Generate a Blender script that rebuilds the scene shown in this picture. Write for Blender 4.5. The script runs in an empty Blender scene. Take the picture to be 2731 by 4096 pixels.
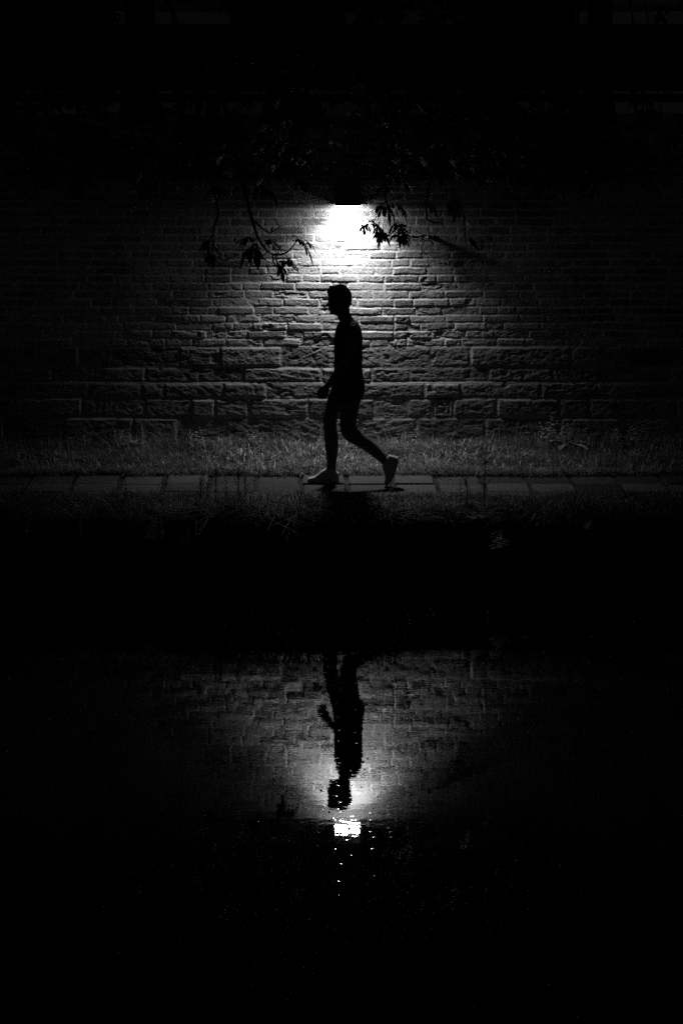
import bpy, math, random
import numpy as np
from mathutils import Vector, Matrix

random.seed(7)
RS = np.random.RandomState(11)
scene = bpy.context.scene
COL = scene.collection

# ------------------------------------------------------------------ camera numbers (photo pixels: 2731 x 4096)
F, HZ, CX, CAMZ = 9173.0, 191.0, 1365.5, 4.27
WALL_Y, PERSON_Y, QUAY_Y, PATH_Z = 21.05, 19.6, 18.27, 0.54


def at(px, py, Y):
    return Vector(((px - CX) * Y / F, Y, CAMZ - (py - HZ) * Y / F))


# ------------------------------------------------------------------ mesh helpers
class MB:
    """collects shapes that become ONE mesh object"""

    def __init__(self):
        self.v, self.f, self.tone = [], [], []

    def add(self, verts, faces, tone=0.5):
        o = len(self.v)
        self.v += [tuple(p) for p in verts]
        self.f += [tuple(i + o for i in fc) for fc in faces]
        self.tone += [tone] * len(verts)

    def box(self, x0, x1, y0, y1, z0, z1, tone=0.5, bev=0.0):
        if bev <= 0:
            v = [(x, y, z) for x in (x0, x1) for y in (y0, y1) for z in (z0, z1)]
            self.add(v, [(0, 1, 3, 2), (4, 6, 7, 5), (0, 4, 5, 1), (2, 3, 7, 6), (0, 2, 6, 4), (1, 5, 7, 3)], tone)
            return
        import bmesh
        bm = bmesh.new()
        bmesh.ops.create_cube(bm, size=1)
        for q in bm.verts:
            q.co = Vector(((x0 + x1) / 2 + q.co.x * (x1 - x0), (y0 + y1) / 2 + q.co.y * (y1 - y0), (z0 + z1) / 2 + q.co.z * (z1 - z0)))
        bmesh.ops.bevel(bm, geom=list(bm.edges), offset=bev, segments=2, profile=0.5, affect='EDGES')
        bm.verts.index_update()
        self.add([q.co[:] for q in bm.verts], [[q.index for q in fc.verts] for fc in bm.faces], tone)
        bm.free()

    def tube(self, pts, rad, n=6, tone=0.5, cap=True):
        pts = [Vector(p) for p in pts]
        if not isinstance(rad, (list, tuple)):
            rad = [rad] * len(pts)
        verts, faces = [], []
        ref = Vector((0, 1, 0))
        for i, p in enumerate(pts):
            t = (pts[min(i + 1, len(pts) - 1)] - pts[max(i - 1, 0)])
            if t.length < 1e-9:
                t = Vector((0, 0, 1))
            t.normalize()
            u = ref - t * ref.dot(t)
            if u.length < 1e-3:
                u = Vector((1, 0, 0)) - t * t.x
            u.normalize()
            ref = u
            w = t.cross(u)
            for k in range(n):
                a = 2 * math.pi * k / n
                verts.append(p + (u * math.cos(a) + w * math.sin(a)) * rad[i])
        for i in range(len(pts) - 1):
            for k in range(n):
                a, b = i * n + k, i * n + (k + 1) % n
                faces.append((a, b, b + n, a + n))
        if cap:
            faces.append(tuple(range(n))[::-1])
            faces.append(tuple((len(pts) - 1) * n + k for k in range(n)))
        self.add(verts, faces, tone)

    def torus(self, c, R, r, ax1, ax2, N=40, n=10, tone=0.5):
        c, ax1, ax2 = Vector(c), Vector(ax1).normalized(), Vector(ax2).normalized()
        nn = ax1.cross(ax2)
        v, f = [], []
        for i in range(N):
            a = 2 * math.pi * i / N
            d = ax1 * math.cos(a) + ax2 * math.sin(a)
            for k in range(n):
                b = 2 * math.pi * k / n
                v.append(c + d * (R + r * math.cos(b)) + nn * r * math.sin(b))
        for i in range(N):
            for k in range(n):
                f.append((i * n + k, ((i + 1) % N) * n + k, ((i + 1) % N) * n + (k + 1) % n, i * n + (k + 1) % n))
        self.add(v, f, tone)

    def ball(self, c, r, sx=1, sy=1, sz=1, nu=12, nv=8, tone=0.5):
        c = Vector(c)
        v, f = [c + Vector((0, 0, r * sz))], []
        for i in range(1, nv):
            th = math.pi * i / nv
            for k in range(nu):
                ph = 2 * math.pi * k / nu
                v.append(c + Vector((r * sx * math.sin(th) * math.cos(ph), r * sy * math.sin(th) * math.sin(ph), r * sz * math.cos(th))))
        v.append(c - Vector((0, 0, r * sz)))
        for k in range(nu):
            f.append((0, 1 + k, 1 + (k + 1) % nu))
            for i in range(nv - 2):
                a, b = 1 + i * nu + k, 1 + i * nu + (k + 1) % nu
                f.append((a, a + nu, b + nu, b))
            f.append((1 + (nv - 2) * nu + k, len(v) - 1, 1 + (nv - 2) * nu + (k + 1) % nu))
        self.add(v, f, tone)

    def loft(self, rings, tone=0.5):
        n = len(rings[0])
        v = [p for r in rings for p in r]
        f = []
        for i in range(len(rings) - 1):
            for k in range(n):
                a, b = i * n + k, i * n + (k + 1) % n
                f.append((a, b, b + n, a + n))
        f.append(tuple(range(n))[::-1])
        f.append(tuple((len(rings) - 1) * n + k for k in range(n)))
        self.add(v, f, tone)

    def mesh(self, name):
        me = bpy.data.meshes.new(name)
        me.from_pydata(self.v, [], self.f)
        me.update()
        at_ = me.attributes.new('tone', 'FLOAT', 'POINT')
        at_.data.foreach_set('value', np.asarray(self.tone, dtype=np.float32))
        return me

    def build(self, name, mat, parent=None, smooth=False):
        return link(name, self.mesh(name), mat, parent, smooth)


def link(name, me, mat, parent=None, smooth=False):
    ob = bpy.data.objects.new(name, me)
    COL.objects.link(ob)
    if mat:
        me.materials.clear()
        me.materials.append(mat)
    if smooth:
        me.polygons.foreach_set('use_smooth', [True] * len(me.polygons))
    if parent is not None:
        ob.parent = parent
        ob.matrix_parent_inverse = Matrix.Translation(-Vector(parent.location))
    return ob


def np_mesh(name, V, Fq, tone=None):
    me = bpy.data.meshes.new(name)
    nf, k = Fq.shape
    me.vertices.add(len(V))
    me.vertices.foreach_set('co', np.ascontiguousarray(V, dtype=np.float32).ravel())
    me.loops.add(nf * k)
    me.loops.foreach_set('vertex_index', np.ascontiguousarray(Fq, dtype=np.int32).ravel())
    me.polygons.add(nf)
    me.polygons.foreach_set('loop_start', np.arange(nf, dtype=np.int32) * k)
    me.update(calc_edges=True)
    if tone is not None:
        a = me.attributes.new('tone', 'FLOAT', 'POINT')
        a.data.foreach_set('value', np.asarray(tone, dtype=np.float32))
    return me


def thing(name, label, cat, loc=(0, 0, 0), group=None):
    o = bpy.data.objects.new(name, None)
    o.empty_display_size = 0.1
    COL.objects.link(o)
    o.location = loc
    tag(o, label, cat, group)
    return o


def tag(o, label=None, cat=None, group=None, kind=None):
    if label: o['label'] = label
    if cat: o['category'] = cat
    if group: o['group'] = group
    if kind: o['kind'] = kind
    return o


def remeshed(mb, name, voxel, smooth_iter=2, factor=0.5):
    me = mb.mesh(name)
    ob = bpy.data.objects.new(name, me)
    COL.objects.link(ob)
    m = ob.modifiers.new('r', 'REMESH')
    m.mode = 'VOXEL'
    m.voxel_size = voxel
    s = ob.modifiers.new('s', 'SMOOTH')
    s.iterations, s.factor = smooth_iter, factor
    dg = bpy.context.evaluated_depsgraph_get()
    out = bpy.data.meshes.new_from_object(ob.evaluated_get(dg))
    bpy.data.objects.remove(ob)
    bpy.data.meshes.remove(me)
    out.name = name
    return out


# ------------------------------------------------------------------ numpy noise
def vnoise(x, y, seed):
    xi, yi = np.floor(x).astype(np.int64), np.floor(y).astype(np.int64)
    fx, fy = x - xi, y - yi
    fx, fy = fx * fx * (3 - 2 * fx), fy * fy * (3 - 2 * fy)

    def h(a, b):
        n = (a * 374761393 + b * 668265263 + seed * 974634777) & 0xFFFFFFFF
        n = ((n ^ (n >> 13)) * 1274126177) & 0xFFFFFFFF
        return ((n ^ (n >> 16)) & 0xFFFF) / 65535.0
    return (h(xi, yi) * (1 - fx) + h(xi + 1, yi) * fx) * (1 - fy) + (h(xi, yi + 1) * (1 - fx) + h(xi + 1, yi + 1) * fx) * fy


def fbm(x, y, seed, oc=3):
    s, a, t = 0, 1.0, 0
    for i in range(oc):
        s = s + a * vnoise(x * 2 ** i, y * 2 ** i, seed + i * 17)
        t += a
        a *= 0.55
    return s / t - 0.5


def sstep(x, a, b):
    t = np.clip((x - a) / (b - a), 0, 1)
    return t * t * (3 - 2 * t)


# ------------------------------------------------------------------ materials (all neutral: the photograph is black and white)
def new_mat(name):
    m = bpy.data.materials.new(name)
    m.use_nodes = True
    nt = m.node_tree
    return m, nt, nt.nodes['Principled BSDF']


def mat(name, lo, hi, rough=0.9, nscale=30, nbump=0.0, bscale=300, spec=0.3, use_tone=True, contrast=0.35, trans=0.0):
    """grey between lo and hi, driven by the mesh's own tone and by a noise"""
    m, nt, b = new_mat(name)
    N, L = nt.nodes, nt.links
    geo = N.new('ShaderNodeNewGeometry')
    no = N.new('ShaderNodeTexNoise')
    no.inputs['Scale'].default_value = nscale
    no.inputs['Detail'].default_value = 5
    L.new(geo.outputs['Position'], no.inputs['Vector'])
    fac = N.new('ShaderNodeMath'); fac.operation = 'MULTIPLY_ADD'
    fac.inputs[1].default_value = contrast * 2
    fac.inputs[2].default_value = -contrast
    L.new(no.outputs['Fac'], fac.inputs[0])
    add = N.new('ShaderNodeMath'); add.operation = 'ADD'; add.use_clamp = True
    if use_tone:
        a = N.new('ShaderNodeAttribute'); a.attribute_name = 'tone'
        L.new(a.outputs['Fac'], add.inputs[1])
    else:
        add.inputs[1].default_value = 0.5
    L.new(fac.outputs[0], add.inputs[0])
    rp = N.new('ShaderNodeValToRGB')
    rp.color_ramp.elements[0].color = (lo, lo, lo, 1)
    rp.color_ramp.elements[1].color = (hi, hi, hi, 1)
    L.new(add.outputs[0], rp.inputs['Fac'])
    L.new(rp.outputs['Color'], b.inputs['Base Color'])
    b.inputs['Roughness'].default_value = rough
    b.inputs['Specular IOR Level'].default_value = spec
    if nbump > 0:
        n2 = N.new('ShaderNodeTexNoise')
        n2.inputs['Scale'].default_value = bscale
        n2.inputs['Detail'].default_value = 6
        L.new(geo.outputs['Position'], n2.inputs['Vector'])
        bp = N.new('ShaderNodeBump')
        bp.inputs['Strength'].default_value = 1.0
        bp.inputs['Distance'].default_value = nbump
        L.new(n2.outputs['Fac'], bp.inputs['Height'])
        L.new(bp.outputs['Normal'], b.inputs['Normal'])
    if trans > 0:
        tr = N.new('ShaderNodeBsdfTranslucent')
        L.new(rp.outputs['Color'], tr.inputs['Color'])
        mx = N.new('ShaderNodeMixShader')
        mx.inputs['Fac'].default_value = trans
        L.new(b.outputs['BSDF'], mx.inputs[1])
        L.new(tr.outputs['BSDF'], mx.inputs[2])
        L.new(mx.outputs['Shader'], N['Material Output'].inputs['Surface'])
    return m


M = {
    'brick': mat('old_brick', 0.04, 0.42, 0.95, 26, 0.004, 130, 0.15),
    'stone': mat('sandstone', 0.045, 0.27, 0.9, 18, 0.004, 130, 0.2),
    'coping': mat('coping_stone', 0.16, 0.36, 0.9, 14, 0.003, 120, 0.2),
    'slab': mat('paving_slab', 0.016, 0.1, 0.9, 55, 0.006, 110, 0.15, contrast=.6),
    'soil': mat('soil', 0.015, 0.045, 1.0, 25, 0.01, 60, 0.1, use_tone=False),
    'quay': mat('quay_stone', 0.02, 0.07, 0.9, 14, 0.01, 50, 0.2),
    'grass': mat('grass_blade', 0.028, 0.66, 0.5, 5, 0, 1, 0.4, contrast=0.12, trans=.3),
    'bankgrass': mat('bank_grass_blade', 0.025, 0.5, 0.6, 5, 0, 1, 0.3, contrast=0.12, trans=.2),  # darker copy of the verge grass: its backlit shade is in the colour
    'leaf': mat('chestnut_leaf', 0.018, 0.06, 0.6, 9, 0, 1, 0.3),
    'weed': mat('weed_leaf', 0.02, 0.5, 0.6, 30, 0, 1, 0.3, trans=.5),
    'bark': mat('bark', 0.02, 0.06, 0.95, 22, 0.02, 40, 0.15, use_tone=False),
    'twig': mat('twig_bark', 0.02, 0.05, 0.9, 60, 0.002, 150, 0.2, use_tone=False),
    'iron': mat('rusty_iron', 0.04, 0.16, 0.45, 90, 0.001, 300, 0.6, use_tone=False),
    'lamp': mat('lamp_housing', 0.012, 0.03, 0.5, 60, 0.0004, 200, 0.4, use_tone=False),
    'plaster': mat('facade_plaster', 0.03, 0.06, 0.9, 3, 0.003, 60, 0.2, use_tone=False),
    'trim': mat('facade_trim', 0.6, 0.8, 0.9, 5, 0.002, 60, 0.2, use_tone=False),
    'frame': mat('window_frame', 0.2, 0.3, 0.6, 20, 0, 1, 0.3, use_tone=False),
    'terrace': mat('terrace_gravel', 0.5, 0.75, 1.0, 9, 0.006, 70, 0.1, use_tone=False),
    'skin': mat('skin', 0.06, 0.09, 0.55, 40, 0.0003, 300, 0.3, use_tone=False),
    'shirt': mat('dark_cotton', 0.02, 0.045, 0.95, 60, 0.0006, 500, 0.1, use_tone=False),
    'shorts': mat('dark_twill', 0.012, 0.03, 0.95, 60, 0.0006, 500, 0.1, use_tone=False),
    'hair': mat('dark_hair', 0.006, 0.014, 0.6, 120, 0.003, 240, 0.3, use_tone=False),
    'shoe': mat('shoe_canvas', 0.26, 0.36, 0.85, 60, 0.0005, 400, 0.2, use_tone=False),
    'sole': mat('rubber_sole', 0.20, 0.28, 0.7, 60, 0, 1, 0.3, use_tone=False),
    'sock': mat('sock', 0.14, 0.2, 0.95, 60, 0.0005, 500, 0.1, use_tone=False),
    'watch': mat('watch_band', 0.03, 0.06, 0.4, 60, 0, 1, 0.5, use_tone=False),
    'eye': mat('eye_white', 0.4, 0.5, 0.2, 60, 0, 1, 0.5, use_tone=False),
    'seed': mat('sparkle_speck', 0.5, 0.8, 0.6, 60, 0, 1, 0.4),  # pale colour standing in for glints on the water
}
m, nt, b = new_mat('window_glass')
b.inputs['Base Color'].default_value = (0.01, 0.01, 0.01, 1); b.inputs['Roughness'].default_value = 0.08
M['glass'] = m
m, nt, b = new_mat('lamp_diffuser')
b.inputs['Base Color'].default_value = (0.8, 0.8, 0.8, 1)
b.inputs['Emission Color'].default_value = (1, 1, 1, 1)
b.inputs['Emission Strength'].default_value = 80
M['glow'] = m


def water_mat():
    m, nt, b = new_mat('canal_water')
    N, L = nt.nodes, nt.links
    b.inputs['Base Color'].default_value = (0.006, 0.006, 0.006, 1)
    b.inputs['Roughness'].default_value = 0.012
    b.inputs['IOR'].default_value = 3.0
    b.inputs['Specular IOR Level'].default_value = 0.5
    geo = N.new('ShaderNodeNewGeometry')

    def wave(sx, sy, sc, det):
        mp = N.new('ShaderNodeMapping')
        mp.inputs['Scale'].default_value = (sx, sy, 1)
        L.new(geo.outputs['Position'], mp.inputs['Vector'])
        n = N.new('ShaderNodeTexNoise')
        n.inputs['Scale'].default_value = sc
        n.inputs['Detail'].default_value = det
        n.inputs['Roughness'].default_value = 0.45
        L.new(mp.outputs['Vector'], n.inputs['Vector'])
        return n.outputs['Fac']

    nrm = None
    for (sx, sy, sc, det, dist) in ((1, 1.5, 1.1, 1, 0.0008), (0.8, 1.5, 8.0, 2, 0.00022), (1, 1.2, 40, 1, 0.00005)):
        bp = N.new('ShaderNodeBump')
        bp.inputs['Strength'].default_value = 1
        bp.inputs['Distance'].default_value = dist
        L.new(wave(sx, sy, sc, det), bp.inputs['Height'])
        if nrm: L.new(nrm, bp.inputs['Normal'])
        nrm = bp.outputs['Normal']
    vo = N.new('ShaderNodeTexVoronoi')
    vo.voronoi_dimensions = '2D'
    vo.inputs['Scale'].default_value = 11
    L.new(geo.outputs['Position'], vo.inputs['Vector'])
    mr = N.new('ShaderNodeMapRange')
    mr.interpolation_type = 'SMOOTHSTEP'
    mr.inputs['From Min'].default_value = 0; mr.inputs['From Max'].default_value = 0.13
    mr.inputs['To Min'].default_value = 1; mr.inputs['To Max'].default_value = 0
    L.new(vo.outputs['Distance'], mr.inputs['Value'])
    bp = N.new('ShaderNodeBump')
    bp.inputs['Strength'].default_value = 1
    bp.inputs['Distance'].default_value = 0.00036
    sep = N.new('ShaderNodeSeparateColor')
    L.new(vo.outputs['Color'], sep.inputs['Color'])
    gt = N.new('ShaderNodeMath'); gt.operation = 'POWER'; gt.inputs[1].default_value = 2.6
    L.new(sep.outputs['Red'], gt.inputs[0])
    mu = N.new('ShaderNodeMath'); mu.operation = 'MULTIPLY'
    L.new(gt.outputs[0], mu.inputs[0]); L.new(mr.outputs['Result'], mu.inputs[1])
    L.new(mu.outputs[0], bp.inputs['Height'])
    L.new(nrm, bp.inputs['Normal'])
    L.new(bp.outputs['Normal'], b.inputs['Normal'])
    return m


M['water'] = water_mat()

# ------------------------------------------------------------------ world, render settings, camera
w = bpy.data.worlds.new('World')
scene.world = w
w.use_nodes = True
nt = w.node_tree
sky = nt.nodes.new('ShaderNodeTexSky')
sky.sky_type = 'NISHITA'
sky.sun_disc = False
sky.sun_elevation = math.radians(1.0)
sky.sun_rotation = math.radians(180)
bw = nt.nodes.new('ShaderNodeRGBToBW')
nt.links.new(sky.outputs['Color'], bw.inputs['Color'])
bg = nt.nodes['Background']
nt.links.new(bw.outputs['Val'], bg.inputs['Color'])
bg.inputs['Strength'].default_value = 0.0055

scene.view_settings.view_transform = 'Standard'
scene.view_settings.look = 'None'
scene.view_settings.exposure = 0
scene.view_settings.gamma = 1
scene.render.engine = 'CYCLES'
scene.cycles.caustics_reflective = False
scene.cycles.caustics_refractive = False
scene.cycles.max_bounces = 6
scene.cycles.diffuse_bounces = 3
scene.cycles.use_denoising = False
scene.cycles.sample_clamp_indirect = 1.5

cd = bpy.data.cameras.new('camera')
cam = bpy.data.objects.new('camera', cd)
COL.objects.link(cam)
cam.location = (0, 0, CAMZ)
cam.rotation_euler = (math.radians(90), 0, 0)
cd.sensor_fit = 'VERTICAL'
cd.sensor_height = 36
cd.lens = 36 * F / 4096
cd.shift_y = -(2048 - HZ) / 4096
cd.clip_end = 500
scene.camera = cam

# ------------------------------------------------------------------ ground and water
g = MB()
prof = [(-80, -1.6), (18.42, -1.6), (18.42, 0.5), (21.2, 0.5), (21.2, 3.40), (160, 3.40)]
for i in range(len(prof) - 1):
    (y0, z0), (y1, z1) = prof[i], prof[i + 1]
    g.add([(-160, y0, z0), (160, y0, z0), (160, y1, z1), (-160, y1, z1)], [(0, 1, 2, 3)])
tag(g.build('ground', M['soil']), 'dark soil ground under the bank and behind the wall', 'ground', kind='structure')
g = MB()
g.add([(-60, 21.46, 3.5), (60, 21.46, 3.5), (60, 60, 3.5), (-60, 60, 3.5)], [(0, 1, 2, 3)])
tag(g.build('terrace', M['terrace']), 'pale gravel terrace on top of the wall, under the trees', 'ground', kind='structure')
g = MB()
g.add([(-80, -80, 0), (80, -80, 0), (80, 18.4, 0), (-80, 18.4, 0)], [(0, 1, 2, 3)])
tag(g.build('water', M['water']), 'still black canal water mirroring the lit wall and walker', 'water', kind='structure')

# soil sheet of the bank, gently rough, with a rise towards the wall
xs = np.arange(-9, 9.01, 0.06)
ys = np.arange(QUAY_Y - 0.02, WALL_Y + 0.06, 0.04)
X, Yg = np.meshgrid(xs, ys)
bank_z = lambda X, Y: PATH_Z - 0.012 + 0.06 * sstep(Y, 20.3, 21.0) + 0.05 * fbm(X * 3, Y * 3, 5) * (np.abs(Y - 19.5) > 0.62) - 0.05 * (1 - sstep(Y, 18.25, 18.5))
V = np.stack([X, Yg, bank_z(X, Yg)], -1).reshape(-1, 3)


def grid_faces(nr, nc):
    i = np.arange(nr - 1)[:, None] * nc + np.arange(nc - 1)[None, :]
    return np.stack([i, i + 1, i + nc + 1, i + nc], -1).reshape(-1, 4)


tag(link('bank_soil', np_mesh('bank_soil', V, grid_faces(len(ys), len(xs))), M['soil'], smooth=True),
    'dark earth of the bank between water and wall', 'ground', kind='structure')

# paved path: 39 cm slabs, three rows, slightly out of level
p = MB()
slab_w = 182 / 468.0
off = (1014 - CX) * PERSON_Y / F
for r, (y0, y1) in enumerate(((19.61, 20.01), (19.25, 19.61), (18.92, 19.25))):
    for k in range(-26, 27):
        x0 = off + k * slab_w + (0.0 if r != 1 else 0.012)
        gap = 0.02 + 0.025 * random.random()
        t = 0.5 + random.uniform(-0.38, 0.38)
        dz = random.uniform(-0.006, 0.009)
        p.box(x0 + gap, x0 + slab_w - gap * 0.4, y0 + 0.008 + random.random() * 0.006, y1 - 0.006, PATH_Z - 0.06, PATH_Z + dz, t, bev=0.008)
tag(p.build('path', M['slab']), 'narrow path of square concrete slabs with overgrown joints', 'path', kind='structure')

# ------------------------------------------------------------------ the retaining wall
wall = thing('brick_wall', 'tall weathered brick wall on rough stone courses, lit by its lamp', 'wall', (0, WALL_Y, PATH_Z))
zrow = lambda py: CAMZ - (py - HZ) * WALL_Y / F
xw = lambda px: (px - CX) * WALL_Y / F
STONE_TOPS = [1385, 1468, 1529, 1591, 1668, 1765]
STONE_JOINTS = [
    [-300, -60, 150, 318, 718, 879, 1126, 1323, 1522, 1722, 1879, 2280, 2506, 2760, 3000],
    [-280, -20, 210, 409, 583, 797, 971, 1288, 1487, 1642, 1950, 2208, 2410, 2680, 2900],
    [-200, 120, 361, 657, 892, 1066, 1400, 1696, 1840, 2162, 2388, 2640, 2900],
    [-230, 60, 331, 413, 579, 766, 862, 995, 1232, 1496, 1631, 1731, 1809, 1985, 2236, 2354, 2462, 2700, 2950],
    [-250, 20, 257, 533, 712, 905, 1288, 1440, 1665, 1940, 2236, 2480, 2760],
]
ZTOP, ZBOT = 3.46, 0.50
fine = np.arange(-3.45, 3.45, 0.0055)
xs = np.concatenate([np.arange(-7, -3.45, 0.03), fine, np.arange(3.45, 7, 0.03)])
zs = np.arange(ZBOT, ZTOP, 0.0042)
X, Z = np.meshgrid(xs, zs)
H = np.zeros_like(X)
T = np.full_like(X, 0.5)
# wandering joints
Xd = X + 0.007 * fbm(X * 14, Z * 14, 1, 2) * 2 + 0.004 * fbm(X * 45, Z * 45, 2, 2) * 2
Zd = Z + 0.010 * fbm(X * 1.6, Z * 1.2, 3, 2) * 2 + 0.005 * fbm(X * 16, Z * 16, 4, 2) * 2
rr = random.Random(5)
zb = [zrow(q) for q in STONE_TOPS]            # descending z
rows = []
for i in range(5):
    j = [xw(q) for q in STONE_JOINTS[i]]
    while j[0] > -7.3: j.insert(0, j[0] - rr.uniform(.4, .8))
    while j[-1] < 7.3: j.append(j[-1] + rr.uniform(.4, .8))
    rows.append((zb[i + 1], zb[i], j, 'stone', i))
z = zb[0]
kk = 0
while z < ZTOP + 0.1:
    hgt = 0.0735 + rr.uniform(-.003, .003)
    j = [-7.4 + rr.uniform(0, .3)]
    while j[-1] < 7.4:
        L_ = rr.choice([.33, .33, .31, .165, .165, .34, .175, .25]) + rr.uniform(-.014, .014)
        j.append(j[-1] + L_)
    rows.append((z, z + hgt, j, 'brick', kk))
    z += hgt
    kk += 1
for (z0, z1, j, kind, idx) in rows:
    sel = (Zd >= z0) & (Zd < z1)
    if idx == 4 and kind == 'stone':
        sel = Zd < z1
    if not sel.any(): continue
    x, zz, xr, zr = Xd[sel], Zd[sel], X[sel], Z[sel]
    ja = np.array(j)
    n = np.clip(np.searchsorted(ja, x) - 1, 0, len(ja) - 2)
    ds = np.minimum(x - ja[n], ja[n + 1] - x)
    dv = np.minimum(zz - z0, z1 - zz)
    if idx == 4 and kind == 'stone': dv = z1 - zz
    rng = np.random.RandomState(100 + idx + (50 if kind == 'brick' else 0))
    nb = len(ja)
    if kind == 'brick':
        low = max(0.0, 1 - idx / 12.0)          # lower rows are far more eaten away
        jw = 0.0045
        rnd = 0.011
        d = np.minimum(ds, dv)
        prof_ = sstep(d, jw, jw + rnd)
        offs = rng.uniform(-.002, .0028, nb) * (1 + low)
        ero = rng.rand(nb) ** 1.6 * (0.35 + 0.9 * low)
        tone = rng.uniform(.20, .52, nb)
        depth = 0.0034 + .003 * low
        tilt = rng.uniform(-.05, .05, nb)
        cx = (ja[n] + ja[n + 1] if True else 0)[...] / 2 if False else (ja[n] + ja[np.minimum(n + 1, nb - 1)]) / 2
        f1 = fbm(xr * 24 + idx * 7.7, zr * 34, 21, 3)
        f2 = fbm(xr * 9, zr * 26 + 3, 22, 2)
        f3 = fbm(xr * 60, zr * 75, 23, 2)
        rough = (f1 * 0.006 + f2 * 0.004 + f3 * .0040) * (0.3 + ero[n])
        chip = sstep(fbm(xr * 13, zr * 22, 31 + idx, 2), 0.10, 0.24) * ero[n] * 0.012
        h = prof_ * (depth + offs[n] + (zz - (z0 + z1) / 2) * tilt[n]) + rough - chip * prof_
        smear = sstep(fbm(xr * 3.3, zr * 4, 44, 3), -0.06, 0.2)
        h = h * (1 - 0.55 * smear) + 0.004 * smear
        t = np.where(prof_ > 0.5, tone[n], 0.86 + 0.1 * f1)
        t = t * (1 - .45 * smear) + .70 * .45 * smear
    else:
        jw = 0.006
        d = np.minimum(ds, dv)
        prof_ = sstep(d, jw, jw + 0.022)
        offs = rng.uniform(-.012, .016, nb)
        tone = rng.uniform(.30, .62, nb)
        ang = rng.uniform(-.6, .6, nb)
        tool = rng.rand(nb) * (rng.rand(nb) > .35)
        u = zr * np.cos(ang[n]) + xr * np.sin(ang[n])
        f1 = fbm(xr * 11, zr * 20 + idx, 61, 4)
        f2 = fbm(xr * 5 + 2, zr * 13, 62, 2)
        ridge = (vnoise(u * 75, xr * 4, 71) - .5) * 0.010 * tool[n]
        pit = sstep(fbm(xr * 12 + 5, zr * 24, 81 + idx, 2), 0.12, .26) * 0.022 * (0.4 + rng.rand(nb)[n])
        gain = 1.0 if idx < 3 else 0.75
        f3 = fbm(xr * 42, zr * 60, 63, 3)
        h = prof_ * (0.0065 + .5 * offs[n]) + gain * (f1 * 0.0055 + f2 * 0.004 + f3 * .0055 + .5 * ridge - .35 * pit) * (0.25 + .75 * prof_) + 0.004 + (0.010 if idx >= 2 else 0)
        t = np.where(prof_ > 0.4, tone[n], 0.72) + f2 * .25
        if idx == 3:
            # the square block with a raised border and a worn carved panel
            xa, xb_ = xw(1733), xw(1813)
            inn = (xr > xa) & (xr < xb_)
            cxm, czm = (xa + xb_) / 2, (z0 + z1) / 2
            rx, rz = np.abs(xr - cxm) / ((xb_ - xa) / 2), np.abs(zr - czm) / ((z1 - z0) / 2)
            mx = np.maximum(rx, rz)
            fr = sstep(mx, .62, .68) * (1 - sstep(mx, .86, .93))
            car = sstep(fbm(xr * 60, zr * 46, 91, 2), -.05, .12) * (mx < .6)
            # worn cross bar dividing the carved panel
            bar = (1 - sstep(np.abs(zr - czm - .005), .003, .008)) * (mx < .6)
            hb = 0.006 * fr + 0.005 * car + 0.004 * bar + 0.004 * fbm(xr * 40, zr * 40, 95, 2) + 0.012 * (mx < .93)
            h = np.where(inn, hb, h)
    H[sel] = h
    T[sel] = t
H += 0.014 * fbm(X * 1.1, Z * 1.3, 7, 2)                        # the whole face is not quite plane
H += 0.0022 * fbm(X * 70, Z * 70, 8, 2)
T += 0.42 * fbm(X * 0.9, Z * 1.1, 9, 3) + 0.10 * fbm(X * 50, Z * 50, 10, 2)
stone = Z < zb[0]
V = np.stack([X, WALL_Y - H, Z], -1)
ib = int(np.searchsorted(zs, zb[0]))
link('brickwork', np_mesh('brickwork', V[ib:].reshape(-1, 3), grid_faces(len(zs) - ib, len(xs)), np.clip(T[ib:], 0, 1).ravel()), M['brick'], wall)
link('stone_courses', np_mesh('stone_courses', V[:ib + 1].reshape(-1, 3), grid_faces(ib + 1, len(xs)), np.clip(T[:ib + 1] - .05, 0, 1).ravel()), M['stone'], wall)
c = MB(); c.box(-30, 30, WALL_Y + 0.07, WALL_Y + 0.40, 0.3, 3.44)
c.box(-30, -6.98, WALL_Y - 0.004, WALL_Y + 0.0699, 0.3, 3.44); c.box(6.98, 30, WALL_Y - 0.004, WALL_Y + 0.0699, 0.3, 3.44)
c.build('wall_core', M['brick'], wall)
# string course above the lamp and coping on top, cut in lengths
c = MB()
x = -14.0
while x < 14:
    L_ = rr.uniform(.9, 1.5)
    dy = rr.uniform(-.004, .004); dz = rr.uniform(-.003, .003)
    c.box(x, x + L_ - .006, WALL_Y - .045 + dy, WALL_Y + .05, 2.995 + dz, 3.062 + dz, .5 + rr.uniform(-.2, .2), bev=.006)
    x += L_
c.build('string_course', M['coping'], wall)
c = MB()
x = -14.0
while x < 14:
    L_ = rr.uniform(.7, 1.2)
    dy = rr.uniform(-.006, .006); dz = rr.uniform(-.004, .004)
    c.box(x, x + L_ - .008, WALL_Y - .05 + dy, WALL_Y + .42, 3.45 + dz, 3.53 + dz, .5 + rr.uniform(-.2, .2), bev=.010)
    x += L_
c.build('coping', M['coping'], wall)

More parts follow.
